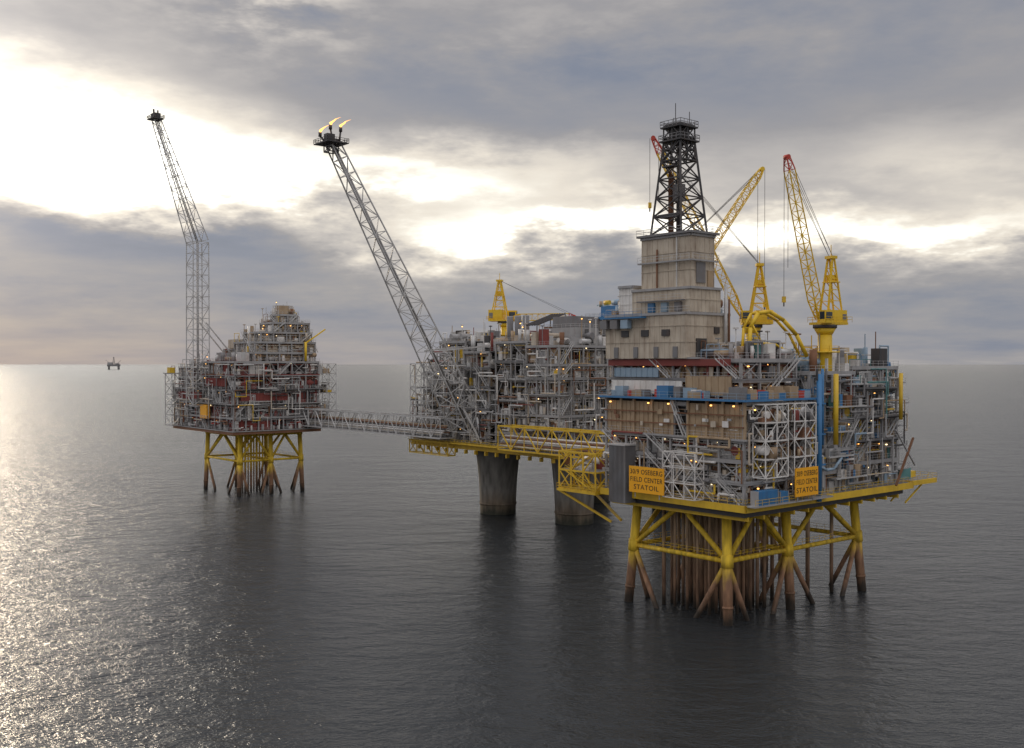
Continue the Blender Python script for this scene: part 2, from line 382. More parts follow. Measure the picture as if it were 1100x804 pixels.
for i in range(34):
    m=random.choice(['blue_paint','signal_red','white_steel','pale_blue','blue_paint','mid_grey','tan_wall','tan_wall'])
    if i%2: b=U(0,33); mb.box(-.8+U(0,.2),1.0,b,b+U(1,3.4),43.42,43.42+U(.8,2.3),m)
    else: a=U(0,18); mb.box(a,a+U(1,3),-.8+U(0,.2),1.0,43.42,43.42+U(.8,2.3),m)
mb.build('wellhead_module',B)
mb=MB() # upper mud modules
pal2=[('red_brown',3),('tan_wall',3),('white_steel',2),('mid_grey',1.5),('rust_steel',2),('grey_steel',2),('beige_wall',2)]
block(mb,1.6,19.5,2,35.6,[43.45,47.2,51],pal2,[('red_brown',1.5),('tan_wall',3),('beige_wall',1.5),('rust_steel',1)],wallp=.65,edge='red_brown',dens=.9,lampp=.6)
F,L=facemap('-a',1.6,19.5,2,35.6)
ribbed_wall(mb,F,14,33,44.0,46.6,-.4,'white_steel',1.5); ribbed_wall(mb,F,20,32,47.3,49.2,-.6,'pale_blue',1.5); ribbed_wall(mb,F,2,13,44.0,47.6,-.3,'tan_wall',1.5)
fbox(mb,F,2,33.6,-1.0,-.5,49.6,50.9,'red_brown'); fbox(mb,F,9,16,-1.3,.5,50.95,51.3,'grey_steel')
roof(mb,3,19,3,13.5,51,PAL_MIX,55,3.5)
mb.build('mud_module',B)
mb=MB() # right-hand blocks
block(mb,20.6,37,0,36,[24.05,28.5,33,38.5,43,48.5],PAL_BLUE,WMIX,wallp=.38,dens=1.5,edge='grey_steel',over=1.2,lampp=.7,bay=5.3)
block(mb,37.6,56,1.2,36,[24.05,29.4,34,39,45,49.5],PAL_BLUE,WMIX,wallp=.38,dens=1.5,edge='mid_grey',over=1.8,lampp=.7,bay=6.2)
roof(mb,21,36.5,1,35,48.5,PAL_BLUE,100,4.5,.2); roof(mb,38,55,1.5,35,49.5,PAL_BLUE,100,4.5,.2)
F,L=facemap('-b',20.6,56,0,36); ext_pipes(mb,F,35.4,25,49,34,PAL_BLUE,-1.5,-.3)
for z in (27,31.5,36.5,41.5,46):
    e=U(1.2,4.5); mb.box(56.0,56+e,1,30,z-.3,z,'grey_steel'); rail(mb,[(56,1,z),(56+e,1,z),(56+e,30,z)],'galvanised')
    for k in range(6):
        b=U(2,26); mb.box(56.3,56.3+e*.7,b,b+U(1,3),z+.01,z+U(.8,3),choose(PAL_BLUE))
    e2=U(.8,2.6); a=U(24,34); w=U(8,18); mb.box(a,a+w,-e2,-.05,z-.3,z,'galvanised'); rail(mb,[(a,-e2,z),(a+w,-e2,z)],'galvanised')
    for k in range(7):
        aa=U(a,a+w-2); mb.box(aa,aa+U(.6,2.4),-e2+.2,-.3,z+.01,z+U(.7,2.4),choose(PAL_BLUE))
mb.cyl((21.5,-1.6,23),(21.5,-1.6,48),.55,'blue_paint',14); mb.cyl((22.9,-1.4,34),(22.9,-1.4,49),.3,'blue_paint',12)
mb.tube([(21.5,-1.6,30),(24,-1.6,29),(27,-1.4,29),(30,-1.2,31)],.3,'pale_blue')
for k in (30,36,42): mb.box(20.8,23.4,-1.9,-.2,k,k+.3,'blue_paint')
mb.cyl((25.6,-2.7,34),(25.6,-2.7,48),.5,'yellow_paint',12); mb.cyl((52,-1.7,38),(52,-1.7,48),.4,'yellow_paint',12)
mb.beam((48,-2.9,24.2),(55,-2.9,34),.4,'rust_steel'); mb.beam((48,-2.8,36),(56,-2.8,28),.3,'grey_steel')
mb.build('process_module',B)
mb=MB() # drill tower housing
def clad(a0,a1,b0,b1,z0,z1,mat,sp=1.3,hb=3.2):
    mb.box(a0,a1,b0,b1,z0,z1,mat)
    for fk in ('-a','-b','+a','+b'):
        F,L=facemap(fk,a0,a1,b0,b1); n=int(L/sp)
        for i in range(n+1):
            t=L*i/n; t=min(max(t,.09),L-.09); fbox(mb,F,t-.06,t+.06,-.09,-.003,z0,z1,mat)
        z=z0+hb
        while z<z1-.5:
            fbox(mb,F,0,L,-.17,-.095,z,z+.14,mat); z+=hb
        fbox(mb,F,-.1,L+.1,-.35,-.005,z1-.35,z1+.15,'grey_steel')
clad(0,13.3,14,35.7,51.05,60,'beige_wall')
F,L=facemap('-a',0,13.3,14,35.7)
for t in (2,7,12.5,18): fbox(mb,F,t,t+1.1,-.3,-.01,51.2,53.4,'mid_grey')
for t in (4,9.5,15): fbox(mb,F,t,t+2.0,-.32,-.01,55.5,56.8,'dark_steel')
fbox(mb,F,10,21.7,-1.8,-.36,59.2,59.5,'blue_paint'); rail(mb,[P3(F,10,-1.8,59.5),P3(F,21.7,-1.8,59.5)],'blue_paint',.07)
for t in (14,17,20): fbox(mb,F,t,t+2,-1.6,-.4,57.2,59.0,random.choice(['blue_paint','mid_grey','pale_blue']))
F,L=facemap('-b',0,13.3,14,35.7)
fbox(mb,F,3,6,-.3,-.01,51.2,55,'dark_steel'); fbox(mb,F,8.5,10,-.3,-.01,56,57.3,'dark_steel')
for i in range(10):
    mb.cyl(P3(F,.6+i*1.25,-.3,60),P3(F,.6+i*1.25,-.3,60+U(0,.6)),.1,'galvanised')
mb.cyl(P3(F,11.5,-.6,51),P3(F,11.5,-.6,66),.35,'galvanised',10); mb.cyl(P3(F,12.6,-.6,51),P3(F,12.6,-.6,63),.22,'rust_steel',8)
clad(1,10.2,13.7,29,60.2,65,'beige_wall',1.1,2.4)
F,L=facemap('-a',1,10.2,13.7,29)
fbox(mb,F,1,13,-1.3,-.36,62.4,62.6,'mid_grey'); rail(mb,[P3(F,1,-1.3,62.6),P3(F,13,-1.3,62.6)],'galvanised',.06)
for t in (2,5.5,9): fbox(mb,F,t,t+1.6,-.6,-.02,60.3,62.2,random.choice(['pale_blue','mid_grey','blue_paint']))
clad(1.2,6,29.2,33,60.2,66,'white_steel',.8,2.0)
rail(mb,[(0,14,60.16),(13.3,14,60.16)],'galvanised',.07); rail(mb,[(0,14,60.16),(0,35.7,60.16),(13.3,35.7,60.16)],'galvanised',.07)
roof(mb,.5,12.5,29.5,35.2,60.2,PAL_MIX,26,3.2); roof(mb,10.6,13,14.5,28,60.2,PAL_MIX,18,4)
clad(2,9.2,14.5,27.4,65,75.5,'beige_wall',1.3,3.5)
F,L=facemap('-a',2,9.2,14.5,27.4)
fbox(mb,F,-.4,L+.4,-.9,-.36,70.2,70.5,'grey_steel'); rail(mb,[P3(F,-.4,-.9,70.5),P3(F,L+.4,-.9,70.5)],'galvanised',.07)
mb.tube([P3(F,3.2,-.4,65),P3(F,3.2,-.4,75)],.14,'galvanised',6); mb.tube([P3(F,8.4,-.4,60.5),P3(F,8.4,-.4,73)],.18,'rust_steel',6)
F,L=facemap('-b',2,9.2,14.5,27.4)
fbox(mb,F,1.5,4.2,-.3,-.01,66,70.1,'mid_grey'); fbox(mb,F,5.0,6.6,-.3,-.01,65.2,68.5,'tan_wall')
fbox(mb,F,-.4,L+.4,-.9,-.36,70.2,70.5,'grey_steel'); rail(mb,[P3(F,-.4,-.9,70.5),P3(F,L+.4,-.9,70.5)],'galvanised',.07)
mb.box(1.2,10,13.7,28.2,75.66,76.1,'mid_grey'); rail(mb,[(1.2,13.7,76.1),(10,13.7,76.1),(10,28.2,76.1),(1.2,28.2,76.1)],'galvanised',.07,closed=True)
mb.build('drill_tower_housing',B)
mb=MB()
mb.box(-3.4,-.3,27,31.4,21.8,33.4,'grey_steel')
for i in range(12):
    mb.box(-3.62,-3.402,27.1+i*.36,27.25+i*.36,21.8,33.4,'mid_grey')
    mb.box(-3.4+i*.26,-3.3+i*.26,26.8,26.998,21.8,33.4,'mid_grey')
mb.box(-3.7,-.2,26.7,31.6,33.4,33.7,'galvanised')
mb.build('stair_enclosure',B)
mb=MB()
cage(mb,-2,7,36.8,48,23,31,'yellow_paint',2,3,2,.36); mb.box(-2.4,7.4,36.5,48.4,22.4,22.9,'yellow_paint'); mb.box(-1.6,6.6,37,47.5,26.9,27.1,'mid_grey')
rail(mb,[(-2.4,36.5,22.9),(-2.4,48.4,22.9),(7.4,48.4,22.9)],'yellow_paint',.09)
mb.beam((-2,48,22.5),(2,36,16.5),.45,'yellow_paint'); mb.beam((7,48,22.5),(5,36,16.5),.45,'yellow_paint')
F=lambda t,d:(-2.2+d,37+t)
stair(mb,F,0,9,0,23,27,'yellow_paint'); stair(mb,F,9,1,1.2,27,31,'yellow_paint')
roof(mb,-1,6,37.5,47,27.1,PAL_SILVER,18,2.5)
mb.build('landing_frame',B)
mb=MB() # containers on deck edge
for (a,b,w,d,h,m) in ((.2,-2.9,6.1,1.6,2.6,'blue_paint'),(7.2,-2.7,2.6,1.4,2.0,'blue_paint')):
    mb.box(a,a+w,b,b+d,24.1,24.1+h,m)
    for i in range(int(w/.4)): mb.box(a+.1+i*.4,a+.25+i*.4,b-.06,b-.002,24.25,24.0+h,m)
    for x in (a-.05,a+w-.1): mb.box(x,x+.15,b-.1,b+d+.05,24.05,24.15+h,'grey_steel')
mb.box(-1,24,-3.2,-1.36,23.8,24.09,'grey_steel'); rail(mb,[(-1,-3.2,24.1),(24,-3.2,24.1)],'yellow_paint',.06)
mb.build('deck_containers',B)
mb=MB()
arc=[(8.5,5.5,51.5),(8.8,5.3,57),(10.5,4.8,59.8),(13.5,4.2,60.2),(17,3.6,58.6),(20.5,3,55.8),(23.5,2.6,51.5)]
mb.tube(arc,.4,'crane_yellow',10); mb.tube([(a,b+1.6,z) for a,b,z in arc],.3,'crane_yellow',8)
for p in arc: mb.beam(p,(p[0],p[1]+1.6,p[2]),.2,'crane_yellow')
mb.tube([(9,5,57.5),(11.5,4.6,54),(15,4,53.8),(19,3.2,52)],.22,'crane_yellow')
mb.build('hose_arch',B)

# signs
def sign(origin,rot,normal,a,b,z,w,h,lines):
    e=empty('platform_sign',origin,rot); mb=MB()
    if normal=='-a':
        mb.box(a,a+.2,b-w/2,b+w/2,z-h/2,z+h/2,'sign_orange')
        for k in (-1,1): mb.beam((a+.3,b+k*w*.35,z-h/2-1),(a+.3,b+k*w*.35,z+h/2+.2),.2,'grey_steel'); mb.beam((a+.3,b+k*w*.35,z),(a+2,b+k*w*.35,z),.15,'grey_steel')
        M=Matrix(((0,0,-1),(-1,0,0),(0,1,0))).to_4x4(); base=lambda x,zz:Vector((a-.02,b-x,zz))
    else:
        mb.box(a-w/2,a+w/2,b,b+.2,z-h/2,z+h/2,'sign_orange')
        for k in (-1,1): mb.beam((a+k*w*.35,b+.3,z-h/2-1),(a+k*w*.35,b+.3,z+h/2+.2),.2,'grey_steel'); mb.beam((a+k*w*.35,b+.3,z),(a+k*w*.35,b+2,z),.15,'grey_steel')
        M=Matrix(((1,0,0),(0,0,-1),(0,1,0))).to_4x4(); base=lambda x,zz:Vector((a+x,b-.02,zz))
    mb.build('sign_board',e)
    for i,s in enumerate(lines):
        c=bpy.data.curves.new('txt','FONT'); c.body=s; c.size=h*.26; c.align_x='CENTER'; c.align_y='CENTER'; c.extrude=.01; c.offset=.004; c.space_character=1.12
        o=bpy.data.objects.new('tmp',c); scene.collection.objects.link(o); bpy.context.view_layer.update()
        me=bpy.data.meshes.new_from_object(o.evaluated_get(bpy.context.evaluated_depsgraph_get()))
        wd=o.dimensions.x; bpy.data.objects.remove(o)
        t=bpy.data.objects.new('lettering_%d'%(i+1),me); scene.collection.objects.link(t); me.materials.clear(); me.materials.append(MATS['sign_black'])
        sx=min(1.15,w*.92/max(wd,.1)); t.parent=e
        t.matrix_local=Matrix.Translation(base(0,z+h*(.29-.29*i)))@M@Matrix.Diagonal((sx,1,1,1))
LN=['30/9 OSEBERG','FIELD CENTER','STATOIL']
sign((42.7,188,0),TH,'-a',-3.6,21,27,9.2,5.2,LN)
sign((42.7,188,0),TH,'-b',14.5,-3.6,27.6,7.4,5.4,LN)

# derrick
D=empty('drilling_derrick',(42.7,188,0),TH); mb=MB()
def derrick(mb,ca,cb,z0,z1,s0,s1,n,mat):
    rings=[]
    for i in range(n+1):
        t=i/n;s_=(s0+(s1-s0)*t)/2;z=z0+(z1-z0)*t
        rings.append([Vector((ca-s_,cb-s_,z)),Vector((ca+s_,cb-s_,z)),Vector((ca+s_,cb+s_,z)),Vector((ca-s_,cb+s_,z))])
    for i in range(n):
        for k in range(4):
            A,B_=rings[i],rings[i+1];k2=(k+1)%4
            mb.beam(A[k],B_[k],.42,mat);mb.beam(A[k],A[k2],.26,mat)
            mb.beam(A[k],B_[k2],.22,mat);mb.beam(A[k2],B_[k],.22,mat)
derrick(mb,6.1,21,76.1,94.8,8.0,4.4,5,'dark_steel')
for s_,z in ((2.9,94.8),(2.7,97.6)):
    mb.box(6.1-s_,6.1+s_,21-s_,21+s_,z,z+.3,'dark_steel'); rail(mb,[(6.1-s_,21-s_,z+.3),(6.1+s_,21-s_,z+.3),(6.1+s_,21+s_,z+.3),(6.1-s_,21+s_,z+.3)],'mid_grey',.1,closed=True,sp=1)
cage(mb,3.9,8.3,18.8,23.2,91.0,98,'dark_steel',2,2,3,.3)
mb.box(4.6,7.6,19.6,22.4,95.1,97.5,'dark_steel')
mb.box(2.6,4.4,19.5,22.5,89.5,89.8,'dark_steel'); rail(mb,[(2.6,19.5,89.8),(2.6,22.5,89.8)],'dark_steel',.08,sp=1)
mb.box(5.2,7,20.1,21.9,83,86.4,'mid_grey'); mb.cyl((6.1,21,76),(6.1,21,95),.15,'galvanised',6); mb.cyl((5.3,20.3,76),(5.3,20.3,95),.3,'dark_steel',8)
for i in range(14): mb.cyl((4.6+i*.12,22.5,76),(4.6+i*.12,22.5,U(88,90)),.06,'rust_steel',5)
mb.box(3,4.3,18,24,79.5,80.2,'mid_grey')
for a,b,h in ((5,21,4.6),(7.5,19.5,3),(6.5,22.8,2.2)): mb.cyl((a,b,98),(a,b,98+h),.08,'dark_steel',5)
mb.box(4,8,19,23,98.0,98.5,'mid_grey')
mb.build('derrick_frame',D)

# ================================================================ cranes
def crane(loc,ped,tip,mast=(1.5,0,12),rp=1.3,tipmat='signal_red',hook=True,s=1.0,boommat='crane_yellow',nb=16):
    e=empty('pedestal_crane',loc); tip=Vector(tip)-Vector(loc); Y='crane_yellow'
    az=math.atan2(tip.y,tip.x); ca,sa=math.cos(az),math.sin(az)
    def W(f,l,z): return (f*ca-l*sa,f*sa+l*ca,z)
    mb=MB(); mb.cyl((0,0,-2),(0,0,ped),rp,Y,20,rp*.95)
    mb.cyl((0,0,ped-1.5),(0,0,ped-.2),rp*1.0,Y,20,rp*1.5); mb.cyl((0,0,ped-.2),(0,0,ped+.5),rp*1.6,'dark_steel',20)
    mb.cyl((0,0,ped*.45),(0,0,ped*.45+.25),rp*2.0,Y,16)
    rr=rp*2; rail(mb,[(rr*math.cos(k*math.pi/4),rr*math.sin(k*math.pi/4),ped*.45+.25) for k in range(8)],Y,.06,closed=True)
    mb.build('pedestal',e)
    mb=MB()
    def obox(f0,f1,l0,l1,z0,z1,m):
        n0=len(mb.v); mb.box(f0,f1,l0,l1,z0,z1,m); mb.v[n0:]=[W(*v) for v in mb.v[n0:]]
    z=ped+.5
    obox(-4.2*s,2.2*s,-2.2*s,2.2*s,z,z+.5,Y)
    obox(-4.2*s,-.6*s,-1.9*s,1.9*s,z+.5,z+3.0*s,Y); obox(-4.0*s,-3.0*s,-1.95*s,1.95*s,z+1.0,z+2.2*s,'mid_grey')
    for l0 in (1.2,):
        obox(.3*s,2.6*s,l0*s,(l0+1.6)*s,z+.3,z+2.9*s,Y); obox(2.55*s,2.66*s,(l0+.15)*s,(l0+1.45)*s,z+1.1,z+2.6*s,'window_glass'); obox(.7*s,2.3*s,(l0+1.55)*s,(l0+1.66)*s,z+1.2,z+2.5*s,'window_glass'); obox(.7*s,2.3*s,(l0-.06)*s,l0*s,z+1.2,z+2.5*s,'window_glass')
    n0=len(mb.v); rail(mb,[(-4.6*s,-2.4*s,z+.5),(2.4*s,-2.4*s,z+.5),(2.4*s,2.9*s,z+.5),(-4.6*s,2.9*s,z+.5)],Y,.07,closed=True,sp=1.2); mb.v[n0:]=[W(*v) for v in mb.v[n0:]]
    mb.build('machinery_house',e)
    mb=MB(); mh=mast[2]; top=W(-1.6*s,0,z+mh)
    for l in (-1.3*s,1.3*s):
        mb.beam(W(.6*s,l,z+.4),W(-1.4*s,l*.5,z+mh),.36,Y); mb.beam(W(-3.8*s,l,z+.4),W(-1.8*s,l*.5,z+mh),.3,Y)
        for k in range(1,6):
            t=k/6; t2=(k-1)/6
            A=Vector(W(.6*s,l,z+.4)).lerp(Vector(W(-1.4*s,l*.5,z+mh)),t); B_=Vector(W(-3.8*s,l,z+.4)).lerp(Vector(W(-1.8*s,l*.5,z+mh)),t); C=Vector(W(-3.8*s,l,z+.4)).lerp(Vector(W(-1.8*s,l*.5,z+mh)),t2)
            mb.beam(A,B_,.16,Y); mb.beam(A,C,.14,Y)
    n0=len(mb.v); mb.box(-2.4*s,-.8*s,-1,1,z+mh-.4,z+mh+.2,Y); mb.box(-2.9*s,-.4*s,-1.3,1.3,z+mh*.62,z+mh*.62+.2,Y); mb.box(-2.4*s,-1*s,-.7,.7,z+mh*.62+.2,z+mh*.62+1.6,Y); mb.v[n0:]=[W(*v) for v in mb.v[n0:]]
    mb.cyl(top,(top[0],top[1],top[2]+2.5),.1,Y,5)
    mb.build('a_frame_mast',e)
    mb=MB(); foot=Vector(W(1.8*s,0,z+1.2)); d=(tip-foot); sd=(-sa,ca,0)
    p1=foot+d*.12;p2=foot+d*.92
    mf=lambda t:boommat
    lattice(mb,foot,p1,1.0*s,2.0*s,.5,1.8*s,3,boommat,sd,.22,.12); lattice(mb,p1,p2,2.0*s,1.6*s,1.8*s,1.5*s,nb,boommat,sd,.19,.1,mf); lattice(mb,p2,tip,1.6*s,.9,1.5*s,.7,2,tipmat,sd,.2,.12)
    mb.cyl(tip+Vector((-sa,ca,0))*.6,tip-Vector((-sa,ca,0))*.6,.5,tipmat,12)
    mb.build('lattice_boom',e)
    mb=MB()
    for l in (-.5,.5):
        mb.cyl(Vector(top)+Vector((-sa*l,ca*l,0)),p2+Vector((-sa*l,ca*l,.6)),.045,'dark_steel',4); mb.cyl(Vector(top)+Vector((-sa*l,ca*l,0)),tip+Vector((-sa*l,ca*l,.4)),.045,'dark_steel',4)
    if hook:
        hl=hook if not isinstance(hook,bool) else 25
        fx=Vector(W(.7,0,0)); t2=tip+fx
        mb.cyl(t2,t2-Vector((0,0,hl)),.05,'dark_steel',4); mb.cyl(p2+fx*.5,p2+fx*.5-Vector((0,0,hl*.7)),.05,'dark_steel',4)
        mb.box(t2.x-.35,t2.x+.35,t2.y-.3,t2.y+.3,t2.z-hl-1.2,t2.z-hl,'yellow_paint'); mb.cyl(t2-Vector((0,0,hl+1.2)),t2-Vector((0,0,hl+2)),.15,'dark_steel',6)
    mb.build('cables_and_hook',e)
    return e
crane((64.3,210.5,48),9.5,(55.2,206,91.5),(0,0,14),1.5,hook=28)
crane((52,222,48),10,(30.8,224,99.2),(0,0,13),1.4,hook=14)
crane((38.7,230,48),20,(56.5,232,94),(0,0,7),1.3,tipmat='crane_yellow',hook=30)
crane((-2.2,350,56),8,(21,345,66),(0,0,14),1.7,tipmat='signal_red',hook=False,s=1.3,nb=8)

# ================================================================ processing platform (centre)
A=empty('processing_platform',(13.6,296,0),TH)
mb=MB()
def toA(x,y):
    dx,dy=x-13.6,y-296; return (dx*math.cos(TH)+dy*math.sin(TH),-dx*math.sin(TH)+dy*math.cos(TH))
s1=toA(-4.7,344);s2=toA(19.6,322)
for c in (s1,s2,(s1[0]+45,s1[1]),(s2[0]+45,s2[1])):
    mb.lathe(c,[(6.0,-10),(6.0,1),(6.15,6),(6.5,12),(7.1,18),(7.8,22.6),(0.01,22.6)],'shaft_concrete',48)
    mb.lathe(c,[(6.1,3),(6.25,3),(6.3,3.6),(6.15,3.6)],'shaft_concrete',48)
mb.build('concrete_shafts',A)
mb=MB()
mb.box(0,60,0,74,22.6,25,'mid_grey')
mb.box(-.5,60.5,-.5,-.002,22.4,24.6,'yellow_paint'); mb.box(-.5,-.002,0,74,22.4,24.2,'yellow_paint'); mb.box(-.5,60,74.002,74.5,22.4,24.2,'yellow_paint')
for i in range(14):
    mb.box(-1.6,-.5,1+i*5.2,1.6+i*5.2,21.2,22.4,'yellow_paint'); 
mb.box(-3.5,-.502,2,72,24.2,24.5,'yellow_paint'); rail(mb,[(-3.5,2,24.5),(-3.5,72,24.5)],'yellow_paint',.09)
cage(mb,-3,0,50,72,20,24,'yellow_paint',1,5,1,.3)
mb.build('main_deck',A)
mb=MB()
kw=dict(dens=1.5,frame='grey_steel',lampp=.4)
block(mb,0,60,0,15,[25,30.5,35,41,46,50,55.5],PAL_SILVER,WSIL,wallp=.3,faces=('-a','-b','+a'),bay=5,**kw)
block(mb,1.2,60,15.6,31,[25,29,34.5,39,45.5,51,57],PAL_WARM,WSIL,wallp=.22,faces=('-a','+a'),bay=7.5,edge='galvanised',**kw)
block(mb,-.5,60,31.6,45,[25,31,36,43,49,54],PAL_SILVER,WSIL,wallp=.2,faces=('-a','+a'),bay=6,edge='mid_grey',**kw)
block(mb,.8,60,45.6,60,[25,29.5,34,40,44.5,50,57.5],PAL_SILVER,WSIL,wallp=.15,faces=('-a','+a','+b'),bay=4.6,**kw)
block(mb,4,60,60.6,74,[25,30,36,41,47.5],PAL_SILVER,WSIL,wallp=.15,faces=('-a','-b','+a','+b'),bay=6,**kw)
F,L=facemap('-a',0,60,0,74); ext_pipes(mb,F,74,26,54,80,PAL_SILVER,-1.8,-.3)
F2,L2=facemap('-b',0,60,0,74); ext_pipes(mb,F2,50,26,54,30,PAL_SILVER,-1.5,-.3)
roof(mb,1,40,1,14,55.5,PAL_SILVER,70,5,.2); roof(mb,2,40,16,30,57,PAL_SILVER,70,4.5,.2); roof(mb,1,40,32,44,54,PAL_SILVER,70,6,.2); roof(mb,1,40,46,59,57.5,PAL_SILVER,70,4,.2); roof(mb,5,40,61,73,47.5,PAL_SILVER,60,5,.2)
cage(mb,-2,4,60,73,25,50,'galvanised',1,4,6,.25)
for z in (30,36,42): mb.box(-1.8,3.8,60.2,72.8,z,z+.2,'mid_grey')
for b in (33.,37.,41.):
    mb.cyl((16,b,54),(14.5,b-1.5,65.5),1.1,'mid_grey',12)
mb.box(12,22,6,20,57.1,61,'grey_steel'); mb.box(13,24,8,17,61,64.5,'mid_grey'); rail(mb,[(12,6,61),(22,6,61),(22,20,61),(12,20,61)],'galvanised',.08,closed=True)
for i in range(6):
    mb.beam((10,21+i*1.2,62),(22,21+i*1.2,66),.35,'dark_steel')
mb.beam((10,21,56),(10,21,62),.4,'mid_grey'); mb.beam((22,21,56),(22,21,66),.4,'mid_grey'); mb.beam((22,28,56),(22,28,66),.4,'mid_grey')
mb.box(26,50,2,14,55.6,64,'grey_steel'); mb.box(25,51,1,15,64,64.6,'blue_paint'); mb.box(27,44,2.5,10,64.6,68,'blue_paint'); 
rail(mb,[(25,1,64.6),(51,1,64.6),(51,15,64.6),(25,15,64.6)],'galvanised',.09,closed=True); roof(mb,26,48,2,13,68,PAL_BLUE,25,2.2)
F,L=facemap('-b',26,50,2,14)
for t in range(0,24,2): fbox(mb,F,t,t+.9,-.3,-.01,56,63,'pale_blue' if t%4 else 'dark_steel')
mb.build('process_modules',A)

# ---- flare booms
def flare_flames(parent,pts,sc):
    for k,p in enumerate(pts):
        mb=MB(); prof=[(0.02,0),(.35,.5),(.55,1.2),(.42,2.1),(.22,3.1),(.02,4.2)]
        mb.lathe((0,0),prof,'flame',10)
        out=[]
        for (x,y,z) in mb.v:
            out.append((p[0]+x*sc+z*z*.15*sc+.15*math.sin(z*3+k),p[1]+y*sc-z*z*.13*sc+.12*math.cos(z*2.3+k*2),p[2]+z*sc*.65))
        mb.v=out; mb.build('flame_%d'%(k+1),parent)
FB=empty('flare_boom',(13.6,296,0),TH); mb=MB()
base=Vector((-1,42,30)); top=Vector((-50,42,113.5))
lattice(mb,base,top,10,3.4,7,2.8,20,'galvanised',(0,1,0),.34,.2)
for b in (35.,49.):
    mb.beam((-1,b,25),(-6,42+(b-42)*.6,36),.6,'galvanised'); mb.beam((6,b,56),(-15,42+(b-42)*.55,54),.45,'galvanised'); mb.beam((-1,b,25),(-1,42+(b-42)*.7,33),.6,'galvanised')
    mb.beam((0,b+8,40),(-14,42+(b-42)*.55,52),.4,'galvanised'); mb.beam((0,b+6,27),(-8,42+(b-42)*.6,42),.35,'galvanised')
for k in (-.7,0,.7): mb.cyl(base+Vector((0,k,0)),top+Vector((-.5,k,.4)),.22,'grey_steel',8)
mb.build('boom_truss',FB); mb=MB()
mb.box(-54,-47,38,46,113.2,113.5,'dark_steel'); rail(mb,[(-54,38,113.5),(-47,38,113.5),(-47,46,113.5),(-54,46,113.5)],'dark_steel',.12,closed=True,sp=1.2)
cage(mb,-52,-49,40.5,43.5,111,114.5,'dark_steel',1,1,1,.3)
tips=[(-53,44,116.6),(-51,41.6,118.6),(-49,39.3,117.8)]
for t in tips:
    mb.cyl((t[0]*.3-50*.7+.2,t[1],113.5),(t[0],t[1],t[2]-1),.28,'dark_steel',8); mb.cyl((t[0],t[1],t[2]-1.2),(t[0],t[1],t[2]),.5,'dark_steel',10)
mb.box(-53.5,-51,39,41,113.5,115.6,'dark_steel')
mb.build('burner_platform',FB); flare_flames(FB,tips,.85)
FC=empty('flare_boom',(-103,378,0),TH); mb=MB()
lattice(mb,(-2,27,34),(-2,27,97),6.6,6.4,6.6,6.2,15,'galvanised',(0,1,0),.32,.18)
lattice(mb,(-2,27,97),(-18,27,142),6.4,2.8,6.2,2.4,11,'galvanised',(0,1,0),.3,.17)
for k in (-.6,.6): mb.tube([(-2,27+k,34),(-2,27+k,97),(-18.2,27+k,142)],.2,'grey_steel')
for b in (24.,30.): mb.beam((12,b,52),(0,b,66),.4,'galvanised')
mb.build('boom_truss',FC); mb=MB()
mb.box(-20.5,-16,24.1,29.9,142,142.3,'dark_steel'); rail(mb,[(-20.5,24.1,142.3),(-16,24.1,142.3),(-16,29.9,142.3),(-20.5,29.9,142.3)],'dark_steel',.15,closed=True,sp=1.2)
mb.box(-19.5,-17,25.2,28.6,142.3,144.3,'dark_steel'); mb.cyl((-18.5,27.6,142),(-18.8,27.6,146),.35,'dark_steel',8); mb.cyl((-17.8,26,142),(-17.8,26,145.4),.3,'dark_steel',8)
mb.build('burner_platform',FC)

# ---- bridges
def bridge(name,origin,a0,a1,b0,b1,z0,z1,mat,bay):
    e=empty(name,origin,TH); mb=MB(); n=max(1,round(abs(b1-b0)/bay))
    for a in (a0,a1):
        for z in (z0,z1): mb.beam((a,b0,z),(a,b1,z),.42,mat)
        for i in range(n+1):
            b=b0+(b1-b0)*i/n; mb.beam((a,b,z0),(a,b,z1),.26,mat)
            if i<n:
                b2=b0+(b1-b0)*(i+1)/n
                if i%2: mb.beam((a,b,z0),(a,b2,z1),.28,mat)
                else: mb.beam((a,b,z1),(a,b2,z0),.28,mat)
    for i in range(n+1):
        b=b0+(b1-b0)*i/n
        for z in (z0,z1): mb.beam((a0,b,z),(a1,b,z),.3,mat)
    mb.box(a0+.4,a1-.4,b0,b1,z0+.1,z0+.3,'mid_grey'); rail(mb,[(a0+.5,b0,z0+.3),(a0+.5,b1,z0+.3)],mat,.07); rail(mb,[(a1-.5,b0,z0+.3),(a1-.5,b1,z0+.3)],mat,.07)
    w=a1-a0
    for k in range(10):
        z=z0+1.2+.55*(k%6); mb.cyl((a0+w*(.12+.08*k),b0,z),(a0+w*(.12+.08*k),b1,z),U(.15,.38),choose(PAL_SILVER),8)
    mb.build('truss_and_pipes',e)
bridge('link_bridge',(13.6,296,0),-7.5,-2,48,139,26,32.5,'galvanised',5)
bridge('link_bridge',(42.7,188,0),39.5,45,36.5,120,24.5,31.5,'yellow_paint',6)

